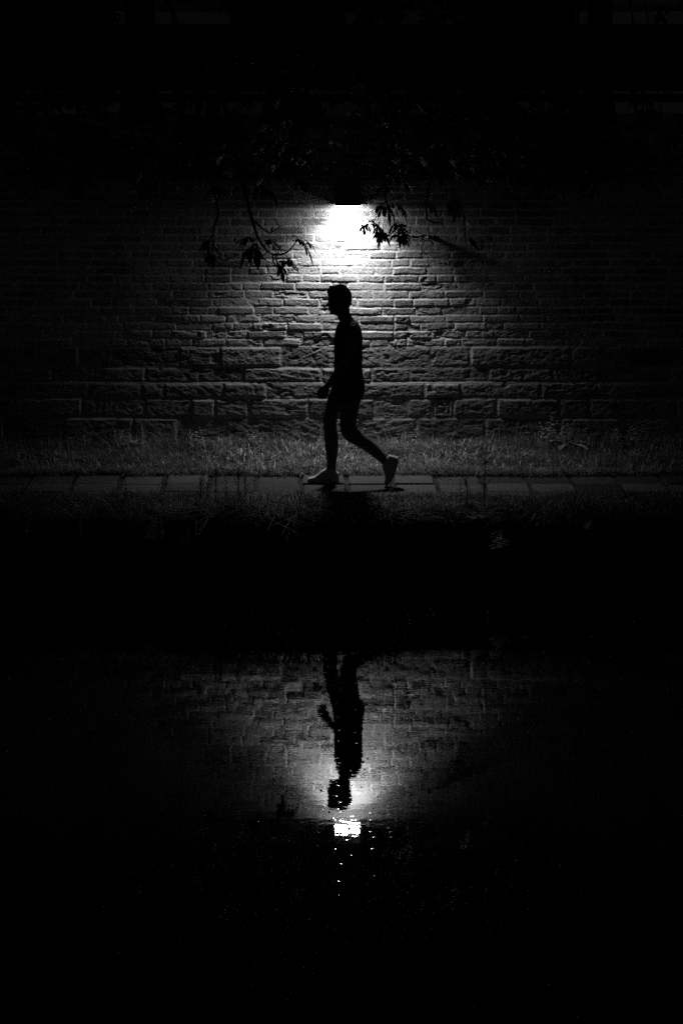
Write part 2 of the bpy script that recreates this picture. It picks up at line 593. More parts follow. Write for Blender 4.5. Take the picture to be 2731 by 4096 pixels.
# ------------------------------------------------------------------ wall lamp
lx0, lx1 = xw(1339) * 20.8 / 21.05, xw(1442) * 20.8 / 21.05
lcx = (lx0 + lx1) / 2
lzb = at(0, 824, 20.80).z
lamp = thing('wall_lamp', 'black box-shaped wall lamp shining down the brick wall', 'lamp', (lcx, WALL_Y, lzb))
LB, LH, ty = 0.009, 0.165, 0.004
y0, y1 = 20.80, WALL_Y - 0.012
c = MB()
c.box(lx0, lx0 + ty, y0, y1, lzb, lzb + LH)
c.box(lx1 - ty, lx1, y0, y1, lzb, lzb + LH)
c.box(lx0 + ty, lx1 - ty, y0, y0 + ty, lzb, lzb + LH)
c.box(lx0 + ty, lx1 - ty, y1 - ty, y1, lzb, lzb + LH)
c.box(lx0 + ty, lx1 - ty, y0 + ty, y1 - ty, lzb + LH - ty, lzb + LH)
c.build('housing', M['lamp'], lamp)
c = MB(); c.box(lx0 + .03, lx1 - .03, y1, WALL_Y + .03, lzb + .03, lzb + LH - .02, bev=.003)
c.build('mounting_plate', M['lamp'], lamp)
c = MB(); c.box(lx0 + .0055, lx1 - .0055, y0 + .0055, y0 + .12, lzb - .0028, lzb + LB + .01)
c.build('diffuser', M['glow'], lamp)

ld = bpy.data.lights.new('lamp_light', 'AREA')
ld.shape = 'RECTANGLE'
ld.size, ld.size_y = lx1 - lx0 - .03, .10
ld.spread = math.radians(120)
ld.energy = 24.5
lo = bpy.data.objects.new('lamp_light', ld)
COL.objects.link(lo)
lo.location = (lcx, y0 + .064, lzb - .007)
lo.parent = lamp
lo.matrix_parent_inverse = Matrix.Translation(-Vector(lamp.location))

# ------------------------------------------------------------------ mooring ring
rc = Vector((xw(1706), WALL_Y - .055, zrow(985)))
ring = thing('mooring_ring', 'old iron ring hanging from a thick peg in the brick wall', 'ring', (rc.x, WALL_Y, rc.z))
c = MB(); c.torus(rc + Vector((0, -.012, 0)), .060, .0075, (1, .12, 0), (0, .10, 1))
c.build('ring', M['iron'], ring, True)
c = MB()
pz = zrow(945)
c.tube([(xw(1713), WALL_Y + .06, pz + .002), (xw(1712), WALL_Y - .045, pz), (xw(1711), WALL_Y - .075, pz - .004), (xw(1711), WALL_Y - .108, pz - .006)], [.019, .018, .018, .016], 10)
c.build('peg', M['iron'], ring, True)
c = MB()
c.torus(Vector((xw(1711), WALL_Y - .066, pz - .012)), .022, .006, (0, 1, .1), (0, 0, 1), 20, 8)
c.build('staple', M['iron'], ring, True)

# ------------------------------------------------------------------ quay wall
qw = thing('quay_wall', 'black stone quay wall rising from the water below the path', 'wall', (0, QUAY_Y, 0))
xs = np.concatenate([np.arange(-9, -3, .06), np.arange(-3, 3, .014), np.arange(3, 9, .06)])
zs = np.arange(-.3, .53, .011)
X, Z = np.meshgrid(xs, zs)
Xd = X + .02 * fbm(X * 6, Z * 6, 201, 2); Zd = Z + .02 * fbm(X * 3, Z * 3, 202, 2)
row = np.floor((Zd + .3) / .21).astype(int)
fx = (Xd + row * .37) / .52
d = np.minimum(np.minimum(fx - np.floor(fx), 1 - fx + np.floor(fx)) * .52, np.minimum((Zd + .3) % .21, .21 - (Zd + .3) % .21))
H = .02 * sstep(d, .006, .03) + .03 * fbm(X * 9, Z * 12, 203, 3) + .02 * (vnoise(np.floor(fx), row.astype(float), 204) - .5)
H += .03 * sstep(Z, .42, .47)
T = .5 + .4 * fbm(X * 2, Z * 3, 205, 3)
link('stone_facing', np_mesh('stone_facing', np.stack([X, QUAY_Y - H, Z], -1).reshape(-1, 3), grid_faces(len(zs), len(xs)), np.clip(T, 0, 1).ravel()), M['quay'], qw)
c = MB(); c.box(-30, 30, QUAY_Y + .05, QUAY_Y + .14, -1.4, .5)
c.box(-30, -8.98, QUAY_Y - .01, QUAY_Y + .0499, -1.4, .5); c.box(8.98, 30, QUAY_Y - .01, QUAY_Y + .0499, -1.4, .5)
c.build('wall_core', M['quay'], qw)


# ------------------------------------------------------------------ grass
def blades(n, xr, yf, hmin, hmax, wid, tone_f, zf, lean=.5, keep=None, seed=1):
    r = np.random.RandomState(seed)
    x = r.uniform(xr[0], xr[1], n); y = yf(r, n)
    if keep is not None:
        k = keep(x, y, r); x, y = x[k], y[k]; n = len(x)
    h = r.uniform(hmin, hmax, n) * (0.55 + 0.9 * vnoise(x * 2.6, y * 4, seed + 3))
    a = r.uniform(0, 2 * np.pi, n); le = np.abs(r.normal(0, lean, n)) + .1
    dx, dy = np.cos(a), np.sin(a)
    wx, wy = -dy * wid * r.uniform(.6, 1.3, n), dx * wid * r.uniform(.6, 1.3, n)
    z = zf(x, y)
    P = []
    for (s, bend, ww) in ((0, 0, 1), (.5, .3, .85), (.85, .75, .5)):
        px, py, pz = x + dx * h * le * bend, y + dy * h * le * bend, z + h * s * (1 - .25 * le * bend)
        P += [np.stack([px + wx * ww, py + wy * ww, pz], -1), np.stack([px - wx * ww, py - wy * ww, pz], -1)]
    P += [np.stack([x + dx * h * le, y + dy * h * le, z + h * np.maximum(.35, 1 - .38 * le)], -1)]
    P.append(P[-1] + np.array([0, 0, 1e-4]))
    V = np.stack(P, 1).reshape(-1, 3)
    o = np.arange(n)[:, None] * 8
    Fq = np.concatenate([o + np.array([0, 1, 3, 2]), o + np.array([2, 3, 5, 4]), o + np.array([4, 5, 6, 7])], 0)
    return V, Fq, np.repeat(tone_f(x, y, r), 8)


def tone_grass(x, y, r):
    cl = vnoise(x * 4, y * 7, 77) * (.4 + .9 * vnoise(x * 14, y * 18, 79))
    t = .02 + .34 * cl ** 1.6 + .16 * r.rand(len(x)) ** 2
    dry = r.rand(len(x)) < .02 + .24 * vnoise(x * 5, y * 9, 78) ** 3
    return np.where(dry, .5 + .4 * r.rand(len(x)), t)


parts = [
    blades(110000, (-4.6, 4.6), lambda r, n: r.uniform(19.99, 21.04, n), .03, .10, .0022, tone_grass, bank_z, 1.0, seed=21),
    blades(12000, (-4.6, 4.6), lambda r, n: 21.03 - np.abs(r.normal(0, .13, n)), 0.06, .17, .0022, tone_grass, bank_z, .7, seed=22),
    blades(5000, (-4.6, 4.6), lambda r, n: 20.00 + np.abs(r.normal(0, .05, n)), .04, .09, .003, tone_grass, bank_z, .9, seed=23),
    blades(15000, (-4.6, 4.6), lambda r, n: r.uniform(20.02, 21.02, n), .05, .13, .0058, lambda x, y, r: .06 + .75 * r.rand(len(x)) ** 2.2, bank_z, 1.1,
           keep=lambda x, y, r: vnoise(x * 5, y * 7, 55) + .25 * r.rand(len(x)) > .58, seed=25),
    blades(1200, (-4.6, 4.6), lambda r, n: r.uniform(20.15, 21.0, n), .16, .30, .0018, tone_grass, bank_z, .35, seed=24),
]


def joined(parts):
    Vs, Fs, Ts, o = [], [], [], 0
    for V, Fq, T in parts:
        Vs.append(V); Fs.append(Fq + o); Ts.append(T); o += len(V)
    return np.concatenate(Vs), np.concatenate(Fs), np.concatenate(Ts)


tag(link('verge_grass', np_mesh('verge_grass', *joined(parts)), M['grass']), 'rough lit grass strip between the path and the foot of the wall', 'grass', kind='stuff')
parts = [
    blades(80000, (-4.4, 4.4), lambda r, n: r.uniform(18.24, 19.02, n), .03, .09, .0022, tone_grass, bank_z, 1.0, seed=31),
    blades(7000, (-4.4, 4.4), lambda r, n: r.uniform(18.9, 19.10, n), .03, .08, .0028, tone_grass, bank_z, .8, seed=32),
    blades(9000, (-4.4, 4.4), lambda r, n: 18.25 + np.abs(r.normal(0, .05, n)), .07, .26, .003, tone_grass, bank_z, 1.3,
           keep=lambda x, y, r: vnoise(x * 3.4, y * 0, 56) + .3 * r.rand(len(x)) > .5, seed=33),
    # tufts rooted in the slab joints
    blades(26000, (-4.4, 4.4), lambda r, n: r.uniform(19.0, 20.0, n), .012, .04, .0025, tone_grass, bank_z, .7,
           keep=lambda x, y, r: ((np.abs(((x - off) / slab_w + .5) % 1 - .5) < .045) & (vnoise(x * 2.2, y * 6, 9) > .42)) | ((np.abs(y - 19.61) < .015) & (vnoise(x * 3, y, 12) > .55)) | ((np.abs(y - 19.25) < .02) & (vnoise(x * 3, y, 13) > .4)), seed=34),
]
tag(link('bank_grass', np_mesh('bank_grass', *joined(parts)), M['bankgrass']), 'dark grass fringe between the path and the quay edge', 'grass', kind='stuff')


# ------------------------------------------------------------------ weeds
def leaf_blade(mb, p, d, up, L_, W_, tone, droop=.3, tip=.55):
    """one pointed leaf: starts at p, runs along d, curving down"""
    d = Vector(d).normalized(); up = Vector(up)
    s = d.cross(up)
    if s.length < 1e-4: s = Vector((1, 0, 0))
    s.normalize(); nn = s.cross(d)
    v = []
    for (t, wd) in ((0, .08), (.25, .62 if tip < .5 else .45), (tip, 1), (.82, .72), (1, .04)):
        c_ = Vector(p) + d * L_ * t + Vector((0, 0, -droop * L_ * t * t))
        v += [c_ + s * W_ * .5 * wd, c_ + nn * W_ * -.10 * wd, c_ - s * W_ * .5 * wd]
    f = []
    for i in range(4):
        a = i * 3
        f += [(a, a + 1, a + 4, a + 3), (a + 1, a + 2, a + 5, a + 4)]
    mb.add(v, f, tone)


def make_weed(base, top, kind, seed, label, group, out=0.0, tone0=.5):
    r = random.Random(seed)
    base, top = Vector(base), Vector(top)
    Ht = max(.03, top.z - base.z)
    root = thing('weed', label, 'weed', base, group)
    st, lf = MB(), MB()

    def leafy_stem(b0, t0, nl, ll, lw, rad, spike=False):
        pts = []
        mid = Vector((r.uniform(-.012, .012), r.uniform(-.012, .012), 0))
        for i in range(9):
            t = i / 8
            q = b0.lerp(t0, t) + mid * math.sin(math.pi * t)
            if out: q.y = b0.y + (t0.y - b0.y) * min(1, t * 3.0)
            pts.append(q)
        st.tube(pts, [rad * (1 - .7 * i / 8) for i in range(9)], 5)
        for k in range(nl):
            t = .12 + .86 * (k + r.random() * .5) / nl
            fi = t * 8; i0 = min(7, int(fi)); q = pts[i0].lerp(pts[i0 + 1], fi - i0)
            a = k * 2.4 + r.uniform(-.5, .5)
            dr = Vector((math.cos(a), math.sin(a), r.uniform(.3, 1.0)))
            sc = (1 - .6 * t) if not spike else (.6 + .4 * math.sin(math.pi * t))
            leaf_blade(lf, q, dr, (0, 0, 1), ll * sc * r.uniform(.7, 1.25), lw * sc, tone0 + r.uniform(-.25, .25), .35)
        return pts

    if kind == 'spike' and out:
        leafy_stem(base, top, max(16, int(Ht * 150)), .030, .011, .0042, True)
    elif kind == 'spike':
        leafy_stem(base, top, max(10, int(Ht * 110)), .050, .017, .0045, True)
    elif kind == 'tall':
        pts = leafy_stem(base, top, max(14, int(Ht * 170)), .062, .020, .0055)
        for k in range(5):
            t = r.uniform(.45, .85); q = pts[int(t * 8)]
            a = r.uniform(0, 6.28)
            leafy_stem(q, q + Vector((math.cos(a) * .05, math.sin(a) * .04, .06 + .05 * r.random())), 8, .036, .013, .003)
    elif kind == 'rosette':
        for k in range(11):
            a = 6.28 * k / 11 + r.uniform(-.2, .2)
            q = base + Vector((0, 0, Ht * .35))
            leaf_blade(lf, q, (math.cos(a), math.sin(a) * .8, r.uniform(.2, 1.1)), (0, 0, 1), Ht * r.uniform(.7, 1.2), Ht * .28, tone0 + r.uniform(-.2, .25), .4)
        st.tube([base, base + Vector((.003, -.01 if out else 0, Ht * .4))], [.005, .003], 5)
    elif kind == 'bush':
        for k in range(5):
            tp = top + Vector((r.uniform(-.4, .4) * Ht, r.uniform(-.15, .1), -Ht * r.uniform(0, .45)))
            leafy_stem(base, tp, 12, .075, .036, .003)
    st.build('stem', M['weed'] if out else M['twig'], root)  # quay stems get the paler material to look lamplit
    lf.build('leaves', M['weed'], root)
    return root


GP = 'weeds along the water edge and wall foot'
W = []   # px, py_base, py_top, depth, kind, label
for (px, pt, kind, lab) in (
    (797, 1898, 'tall', 'dark weed at the left end of the tall cluster before the path'),
    (831, 1905, 'spike', 'short dark weed second from the left in the cluster before the path'),
    (857, 1850, 'tall', 'tall branching weed standing in the left half of the cluster before the path'),
    (905, 1890, 'spike', 'thin single weed in the middle of the cluster before the path'),
    (958, 1852, 'tall', 'tallest bushy dark weed of the cluster left of the walker'),
    (976, 1885, 'tall', 'dark weed close beside the bushiest weed left of the walker'),
    (496, 1905, 'spike', 'lone thin weed against the path far left of the walker'),
    (1410, 1932, 'rosette', 'small dark weed on the bank just right of the front shoe'),
    (1566, 1950, 'spike', 'short weed on the bank under the raised rear shoe'),
    (1844, 1915, 'spike', 'small thin weed left of the two dark weeds right of the walker'),
    (1866, 1898, 'tall', 'shorter of the two branching dark weeds right of the walker'),
    (1936, 1800, 'tall', 'tallest dark weed right of the walker, reaching over the path'),
):
    b_ = at(px, 2040, 18.62); b_.z = PATH_Z - .02
    t_ = at(px + random.uniform(-6, 6), pt, 18.62)
    make_weed(b_, t_, kind, px, lab, GP, tone0=-.15)  # near-black tone: the backlit silhouette is put into the leaf colour
for (px, pb, pt, kind, lab) in (
    (103, 2165, 2055, 'spike', 'pale weed on the quay face at the far left of the picture'),
    (326, 2195, 2060, 'spike', 'single tall pale weed on the quay face left of the four-stem clump'),
    (592, 2190, 2100, 'spike', 'shortest and leftmost stem of the four-stem clump on the quay'),
    (611, 2212, 2062, 'spike', 'second stem from the left of the four-stem clump on the quay'),
    (629, 2215, 2058, 'spike', 'third stem from the left of the four-stem clump on the quay'),
    (647, 2212, 2064, 'spike', 'rightmost stem of the four-stem clump on the quay'),
    (727, 2200, 2150, 'spike', 'short pale weed on the quay right of the four-stem clump'),
    (752, 2197, 2108, 'spike', 'taller of the two pale weeds right of the four-stem clump'),
    (1148, 2210, 2094, 'spike', 'stubby left stem of the pale pair below the front shoe'),
    (1181, 2215, 2058, 'spike', 'taller right stem of the pale pair below the front shoe'),
    (1914, 2120, 2072, 'rosette', 'pale broad-leaved weed on the quay edge right of the walker'),
    (1993, 2225, 2100, 'bush', 'leafy pale bushy weed hanging on the quay face right of the walker'),
    (2150, 2130, 2062, 'spike', 'left stem of the three pale weeds on the right part of the quay'),
    (2175, 2150, 2052, 'spike', 'middle stem of the three pale weeds on the right part of the quay'),
    (2200, 2120, 2062, 'spike', 'right stem of the three pale weeds on the right part of the quay'),
    (2350, 2125, 2075, 'bush', 'small pale tuft left of the rosette at the right end of the quay'),
    (2397, 2115, 2078, 'rosette', 'pale rosette weed on the quay edge at the far right'),
):
    Yp = 17.98
    b_ = at(px, pb, Yp); b_.y = QUAY_Y + .02
    t_ = at(px + random.uniform(-5, 5), pt, Yp)
    make_weed(b_, t_, kind, px, lab, GP, out=.3, tone0=1.1)  # high tone: lamplight on these weeds is put into their colour
for (px, pt, kind, lab) in (
    (492, 1698, 'bush', 'leafy plant at the wall foot below a tall stone joint, far left'),
    (541, 1722, 'rosette', 'low plant at the wall foot beside the far left leafy plant'),
    (788, 1712, 'bush', 'pale leafy plant at the wall foot midway between left edge and walker'),
    (1014, 1716, 'bush', 'pale leafy plant at the wall foot left of the walker'),
    (1665, 1705, 'spike', 'pale flowering weed at the wall foot right of the walker'),
    (2188, 1655, 'bush', 'tall leafy plant at the wall foot on the right, left of a pair'),
    (2227, 1658, 'bush', 'tall leafy plant at the wall foot on the right, right of a pair'),
    (2262, 1702, 'rosette', 'low plant in the grass beside the leafy pair on the right'),
    (2471, 1688, 'bush', 'dim leafy plant at the wall foot near the right edge'),
    (2548, 1688, 'bush', 'outermost dim leafy plant at the wall foot at the right edge'),
):
    b_ = at(px, 1800, 20.93); b_.z = PATH_Z + .03
    t_ = at(px, pt, 20.93)
    make_weed(b_, t_, kind, px, lab, GP, tone0=.95)


# ------------------------------------------------------------------ chestnut leaves, trees, hanging branches
def palm_leaf(mb, p, axis, size, r, n=None, droop=.9):
    """compound leaf of five to seven drooping leaflets round the end of its stalk"""
    n = n or r.choice((5, 5, 6, 7))
    axis = Vector(axis).normalized()
    side = axis.cross(Vector((0, 0, 1)))
    if side.length < .05: side = Vector((1, 0, 0))
    side.normalize()
    up = side.cross(axis)
    for k in range(n):
        a = (k / (n - 1) - .5) * 4.3
        d = axis * math.cos(a) + side * math.sin(a) + up * .1
        L_ = size * (1 - .38 * abs(k / (n - 1) - .5) * 2) * r.uniform(.85, 1.15)
        leaf_blade(mb, p, d, up, L_, L_ * .60, .5 + r.uniform(-.4, .4), droop * r.uniform(.6, 1.3), .62)


def crown(mb, tw, n, cx, cz, rx, rz, y0, y1, r, size=.105, clumps=26):
    cl = []
    for i in range(clumps):
        a, q = r.uniform(0, 6.28), math.sqrt(r.random())
        cl.append(Vector((cx + rx * q * math.cos(a), r.uniform(y0, y1), cz + rz * q * math.sin(a))))
    for i in range(n):
        c_ = r.choice(cl)
        p = c_ + Vector((r.gauss(0, .24), r.gauss(0, .2), r.gauss(0, .16)))
        if p.z < 3.0: p.z = 3.0 + r.random() * .4
        if p.y > WALL_Y - .12 and p.z < 3.62: p.y = WALL_Y - .12 - r.random() * .3
        a = r.uniform(0, 6.28)
        palm_leaf(mb, p, (math.cos(a), math.sin(a), r.uniform(-.5, .1)), size * r.uniform(.7, 1.25), r, 5)
        if i % 4 == 0: tw.tube([c_, c_.lerp(p, .6) + Vector((0, 0, .03)), p], [.006, .004, .002], 4, cap=False)
    return cl


def trunk(mb, p0, p1, r0, r1, r, n=12):
    p0, p1 = Vector(p0), Vector(p1)
    pts, rad = [], []
    for i in range(11):
        t = i / 10
        pts.append(p0.lerp(p1, t) + Vector((r.uniform(-.02, .02), r.uniform(-.02, .02), 0)) * (t > 0))
        rad.append((r0 + (r1 - r0) * t) * (1 + .5 * math.exp(-t * 22)) * r.uniform(.96, 1.04))
    mb.tube(pts, rad, n)


def tree(px, Y, width_px, label, cr, seed, cat='tree', h=6.5, name='chestnut_tree', nl=420):
    r = random.Random(seed)
    x = (px - CX) * Y / F
    root = thing(name, label, cat, (x, Y, 3.5), 'trees on the terrace above the wall')
    t = MB()
    rad = width_px * Y / F / 2
    trunk(t, (x, Y, 3.42), (x + r.uniform(-.2, .2), Y + .1, 3.5 + h * .62), rad, rad * .6, r)
    t.build('trunk', M['bark'], root, True)
    lf, tw, lb = MB(), MB(), MB()
    for (cx, cz, rx, rz, y0, y1, n, cl) in cr:
        for c_ in crown(lf, tw, n, cx, cz, rx, rz, y0, y1, r, clumps=cl):
            if r.random() < .45:
                s = Vector((x, Y + .05, 3.5 + h * r.uniform(.25, .6)))
                mid = s.lerp(c_, .55) + Vector((0, 0, r.uniform(.1, .5)))
                lb.tube([s, s.lerp(mid, .5) + Vector((0, 0, .12)), mid, c_], [rad * .22 + .008, rad * .15 + .007, .012, .006], 6, cap=False)
    lb.build('limbs', M['bark'], root, True)
    nl = len(lf.f)
    lf.add(tw.v, tw.f, .5)
    cr_ = lf.build('crown', M['leaf'], root)
    cr_.data.materials.append(M['twig'])
    cr_.data.polygons.foreach_set('material_index', [0] * nl + [1] * (len(lf.f) - nl))
    return root, x


t_big, xb = tree(1171, 23.5, 200, 'thickest chestnut trunk on the terrace, left of the lamp', [(-.6, 4.9, 1.5, .8, 20.2, 23.8, 420, 22), (-.95, 3.36, .6, .14, 20.2, 20.8, 110, 10), (-1.2, 6.6, 1.8, .8, 20.6, 24.5, 260, 16)], 3)
t_lft, xl = tree(570, 23.6, 140, 'chestnut tree on the terrace at the far left', [(-2.4, 3.95, 1.5, .55, 20.1, 22.6, 360, 18), (-2.1, 3.32, 1.2, .16, 20.2, 20.8, 220, 16), (-2.2, 5.8, 1.6, 1.1, 20.6, 24.5, 300, 16)], 4)
t_rgt, xr_ = tree(2389, 23.5, 112, 'chestnut tree on the terrace at the right', [(1.75, 3.55, 1.0, .42, 20.0, 21.6, 330, 20), (1.9, 3.25, 1.0, .16, 20.1, 20.7, 160, 12), (2.2, 4.6, 1.2, .7, 20.2, 23.8, 300, 16), (2.4, 6.4, 1.6, .9, 20.6, 24.5, 260, 14)], 5)
t_mid, xm = tree(1540, 22.4, 26, 'slender chestnut stem just right of the lamp, leaning over the wall', [(.75, 3.55, .7, .38, 20.0, 21.3, 230, 14), (.9, 4.7, .9, .7, 20.3, 23, 260, 14)], 6, h=5)
t_sap, xs_ = tree(1481, 22.9, 22, 'thin bare sapling stem on the terrace above the lamp', [(.3, 5.6, .6, .5, 21.6, 23.6, 90, 8)], 8, h=4)


def hanging(root, polys, leaves, Y, start, seed, size, rad=.011):
    """polys: pixel polylines at depth Y; first one is joined back to the tree"""
    r = random.Random(seed)
    br, lf = MB(), MB()
    for i, (pl, r0) in enumerate(polys):
        pts = [at(px, py, Y) for px, py in pl]
        for k, q in enumerate(pts): q.y += .04 * math.sin(k * 1.3 + i)
        rr_ = [max(.003, r0 * (1 - .6 * k / max(1, len(pts) - 1))) for k in range(len(pts))]
        if i == 0 and start is not None:
            s = Vector(start)
            a0 = pts[0]
            over = Vector((a0.x + (s.x - a0.x) * .0 - .22 * (1 if a0.x < 0 else -1), Y + .1, max(3.9, a0.z + .5)))
            pts = [s, s.lerp(over, .5) + Vector((0, 0, .2)), over, over.lerp(a0, .5)] + pts
            rr_ = [r0 * 2, r0 * 1.8, r0 * 1.4, r0 * 1.15] + rr_
        br.tube(pts, rr_, 7)
    for (px, py, ax, az, sc) in leaves:
        q = at(px, py, Y) + Vector((0, r.uniform(-.05, .05), 0))
        palm_leaf(lf, q, (ax, r.uniform(-.4, .4), az), size * sc, r, droop=.8)
        br.tube([q, q + Vector((-ax * .05, 0, .03)), q + Vector((-ax * .08, 0, .05))], [.002, .0025, .003], 4)
    b_ = br.build('hanging_branch', M['twig'], root, True)
    lf.build('leaves', M['leaf'], b_)
    return b_


L2 = lambda a: [(700 + .4464 * x, 650 + .4464 * y) for x, y in a]
hanging(t_big, [
    (L2([(640, 300), (660, 400), (680, 480), (710, 570), (740, 660), (790, 750), (830, 800), (880, 828)]), .018),
    (L2([(880, 828), (950, 828), (1010, 800), (1060, 745), (1095, 695)]), .011),
    (L2([(700, 520), (750, 560), (800, 600), (850, 632), (900, 605), (940, 580), (972, 568)]), .008),
    (L2([(935, 580), (912, 545), (912, 515), (885, 500)]), .006),
    (L2([(876, 828), (880, 880), (900, 925), (960, 950)]), .010),
    (L2([(790, 855), (830, 890), (868, 908)]), .006),
    (L2([(745, 670), (700, 705), (660, 700)]), .007),
    (L2([(920, 828), (930, 790), (955, 742)]), .006),
    (L2([(790, 750), (840, 700), (870, 690)]), .006),
    (L2([(830, 800), (800, 830), (775, 840)]), .006),
], [(700 + .4464 * a, 650 + .4464 * b, c_, d_, e_) for a, b, c_, d_, e_ in (
    (650, 665, -1, -.2, .9), (690, 740, -.7, -.6, 1.1), (650, 790, -.6, -.8, .9), (720, 770, .2, -1, .9), (850, 690, .8, -.2, .9), (880, 720, .4, -.9, .7),
    (1110, 690, .7, -.3, .7), (1165, 725, .5, -.9, 1.0), (1200, 720, .9, -.6, .6), (920, 880, .3, -.9, .9), (980, 880, .9, -.2, .9), (1040, 870, .8, -.7, .8), (950, 940, .2, -1, .7))],
    19.95, (xb + .1, 23.5, 5.2), 41, .125)
hanging(t_lft, [
    (L2([(390, 430), (385, 490), (345, 590), (335, 680), (365, 760), (400, 810), (395, 862)]), .013),
    (L2([(395, 862), (440, 882), (520, 855), (548, 828)]), .008),
    (L2([(365, 880), (395, 862)]), .006),
    (L2([(465, 870), (470, 830)]), .005),
], [(700 + .4464 * a, 650 + .4464 * b, c_, d_, e_) for a, b, c_, d_, e_ in (
    (290, 700, -.8, -.3, 1.1), (310, 760, -.5, -.8, 1.1), (270, 740, -1, -.3, 1.), (330, 840, -.1, -1, 1.), (300, 830, -.6, -.8, .8), (350, 720, .3, -.9, .9))],
    19.9, (xl + .1, 23.6, 5.0), 42, .075)
L3 = lambda a: [(1250 + .5102 * x, 650 + .5102 * y) for x, y in a]
hanging(t_mid, [
    (L3([(562, 120), (566, 220), (572, 310), (600, 370), (635, 420), (640, 470), (670, 505)]), .013),
    (L3([(670, 505), (630, 545), (600, 575), (560, 545), (520, 500), (480, 470), (435, 462)]), .008),
    (L3([(690, 520), (715, 560), (770, 575), (830, 580), (890, 575)]), .009),
    (L3([(572, 310), (540, 325), (505, 335)]), .007),
    (L3([(600, 340), (660, 335), (710, 345)]), .007),
], [(1250 + .5102 * a, 650 + .5102 * b, c_, d_, e_) for a, b, c_, d_, e_ in (
    (520, 335, -1, -.2, .75), (545, 345, -.4, -.8, .8), (590, 345, .1, -.9, .9), (640, 345, .5, -.6, .9), (690, 345, .8, -.4, .9), (710, 380, .4, -1, .7),
    (420, 480, -.9, -.3, .6), (400, 500, .1, -1, .6), (432, 495, .5, -.9, .55), (480, 465, -.3, .8, .55), (480, 480, .8, -.1, .6), (510, 505, -.2, -1, .6), (540, 540, -.2, -.9, .95), (560, 555, .4, -.9, .7), (520, 545, -.9, -.3, .6),
    (640, 480, -.5, -.6, .8), (690, 500, .4, -.8, 1.0), (700, 480, .9, -.1, .7), (640, 560, -.8, -.4, .7), (690, 580, -.1, -1, .6), (730, 580, .3, -1, .8), (745, 570, .8, -.4, .5), (800, 578, .9, .1, .45), (860, 570, .9, .3, .5), (960, 575, .9, -.1, .6))],
    20.05, (xm, 22.4, 4.9), 43, .105)
hanging(t_rgt, [
    (L3([(890, 280), (890, 360), (895, 455), (930, 460), (960, 472), (1000, 470), (1040, 512)]), .011),
    (L3([(1150, 330), (1180, 400), (1190, 480), (1190, 560), (1202, 660)]), .010),
], [(1250 + .5102 * a, 650 + .5102 * b, c_, d_, e_) for a, b, c_, d_, e_ in (
    (880, 300, -.4, -.6, 1.), (930, 330, .5, -.7, 1.), (1180, 420, .6, -.7, 1.), (1150, 380, -.6, -.6, 1.), (1250, 600, .6, -.6, .9), (1330, 620, .6, -.6, .9), (1100, 300, .1, -1, 1.))],
    20.2, (xr_, 23.5, 4.8), 44, .09)

# ------------------------------------------------------------------ building on the terrace
BY = 27.0
bld = thing('building', 'dark plastered building with pale plinth and tall windows above the wall', 'building', (0, BY, 3.5))
zb_ = lambda py: CAMZ - (py - HZ) * BY / F
wins = [-7.4, -4.7, -2.0, 0.75, 3.45, 6.2]
c = MB()
zs0, zs1 = 4.72, 6.9
edges = [-16]
for wx in wins: edges += [wx - .62, wx + .62]
edges.append(16)
for i in range(0, len(edges), 2):
    c.box(edges[i], edges[i + 1], BY, BY + .4, 3.4, 13)
for wx in wins:
    c.box(wx - .62, wx + .62, BY, BY + .4, 3.4, zs0)
    c.box(wx - .62, wx + .62, BY, BY + .4, zs1, 13)
c.build('wall', M['plaster'], bld)
c = MB()
c.box(-16, 16, BY - .06, BY + .01, 3.45, zb_(408), bev=.01)
c.build('plinth', M['trim'], bld)
c = MB()
c.box(-16, 16, BY - .10, BY + .01, zb_(375), zb_(364), bev=.008)
c.build('moulding', M['trim'], bld)
for wx in wins:
    fr = MB()
    for s in (-1, 1): fr.box(wx + s * .58 - .04, wx + s * .58 + .04, BY + .08, BY + .16, zs0, zs1)
    fr.box(wx - .54, wx + .54, BY + .08, BY + .16, zs0, zs0 + .08); fr.box(wx - .54, wx + .54, BY + .08, BY + .16, zs1 - .08, zs1)
    fr.box(wx - .03, wx + .03, BY + .085, BY + .155, zs0 + .08, zs1 - .08)
    fo = fr.build('window', M['frame'], bld)
    pn = MB()
    pn.box(wx - .54, wx - .03, BY + .11, BY + .12, zs0 + .08, zs1 - .08); pn.box(wx + .03, wx + .54, BY + .11, BY + .12, zs0 + .08, zs1 - .08)
    pn.build('pane', M['glass'], fo)
    pa = MB(); pa.box(wx - .7, wx + .7, BY - .05, BY + .07, zs0 - .17, zs0 - .02, bev=.01)
    pa.build('sill', M['trim'], fo)
c = MB(); c.box(-16, 16, BY - .25, BY + .6, 13, 13.3, bev=.03); c.build('cornice', M['trim'], bld)

# ------------------------------------------------------------------ the walker
PX = lambda px, py, dy=0.0: at(px, py, PERSON_Y) + Vector((0, dy, 0))
S = PERSON_Y / F         # metres per photo pixel at the walker


def hring(f, bk, py, ry, dy=0.0, n=24, e=1.0, inset=0.0, egg=0.0):
    """horizontal section from front pixel to back pixel"""
    c_ = PX((f + bk) / 2, py, dy)
    rx = (bk - f) / 2 * S - inset
    pts = []
    for k in range(n):
        a = 2 * math.pi * k / n
        ca, sa = math.cos(a), math.sin(a)
        xx = math.copysign(abs(ca) ** e, ca); yy = math.copysign(abs(sa) ** e, sa)
        yy *= 1 - egg * max(0, -ca)
        pts.append(c_ + Vector((rx * xx, (ry - inset) * yy, 0)))
    return pts


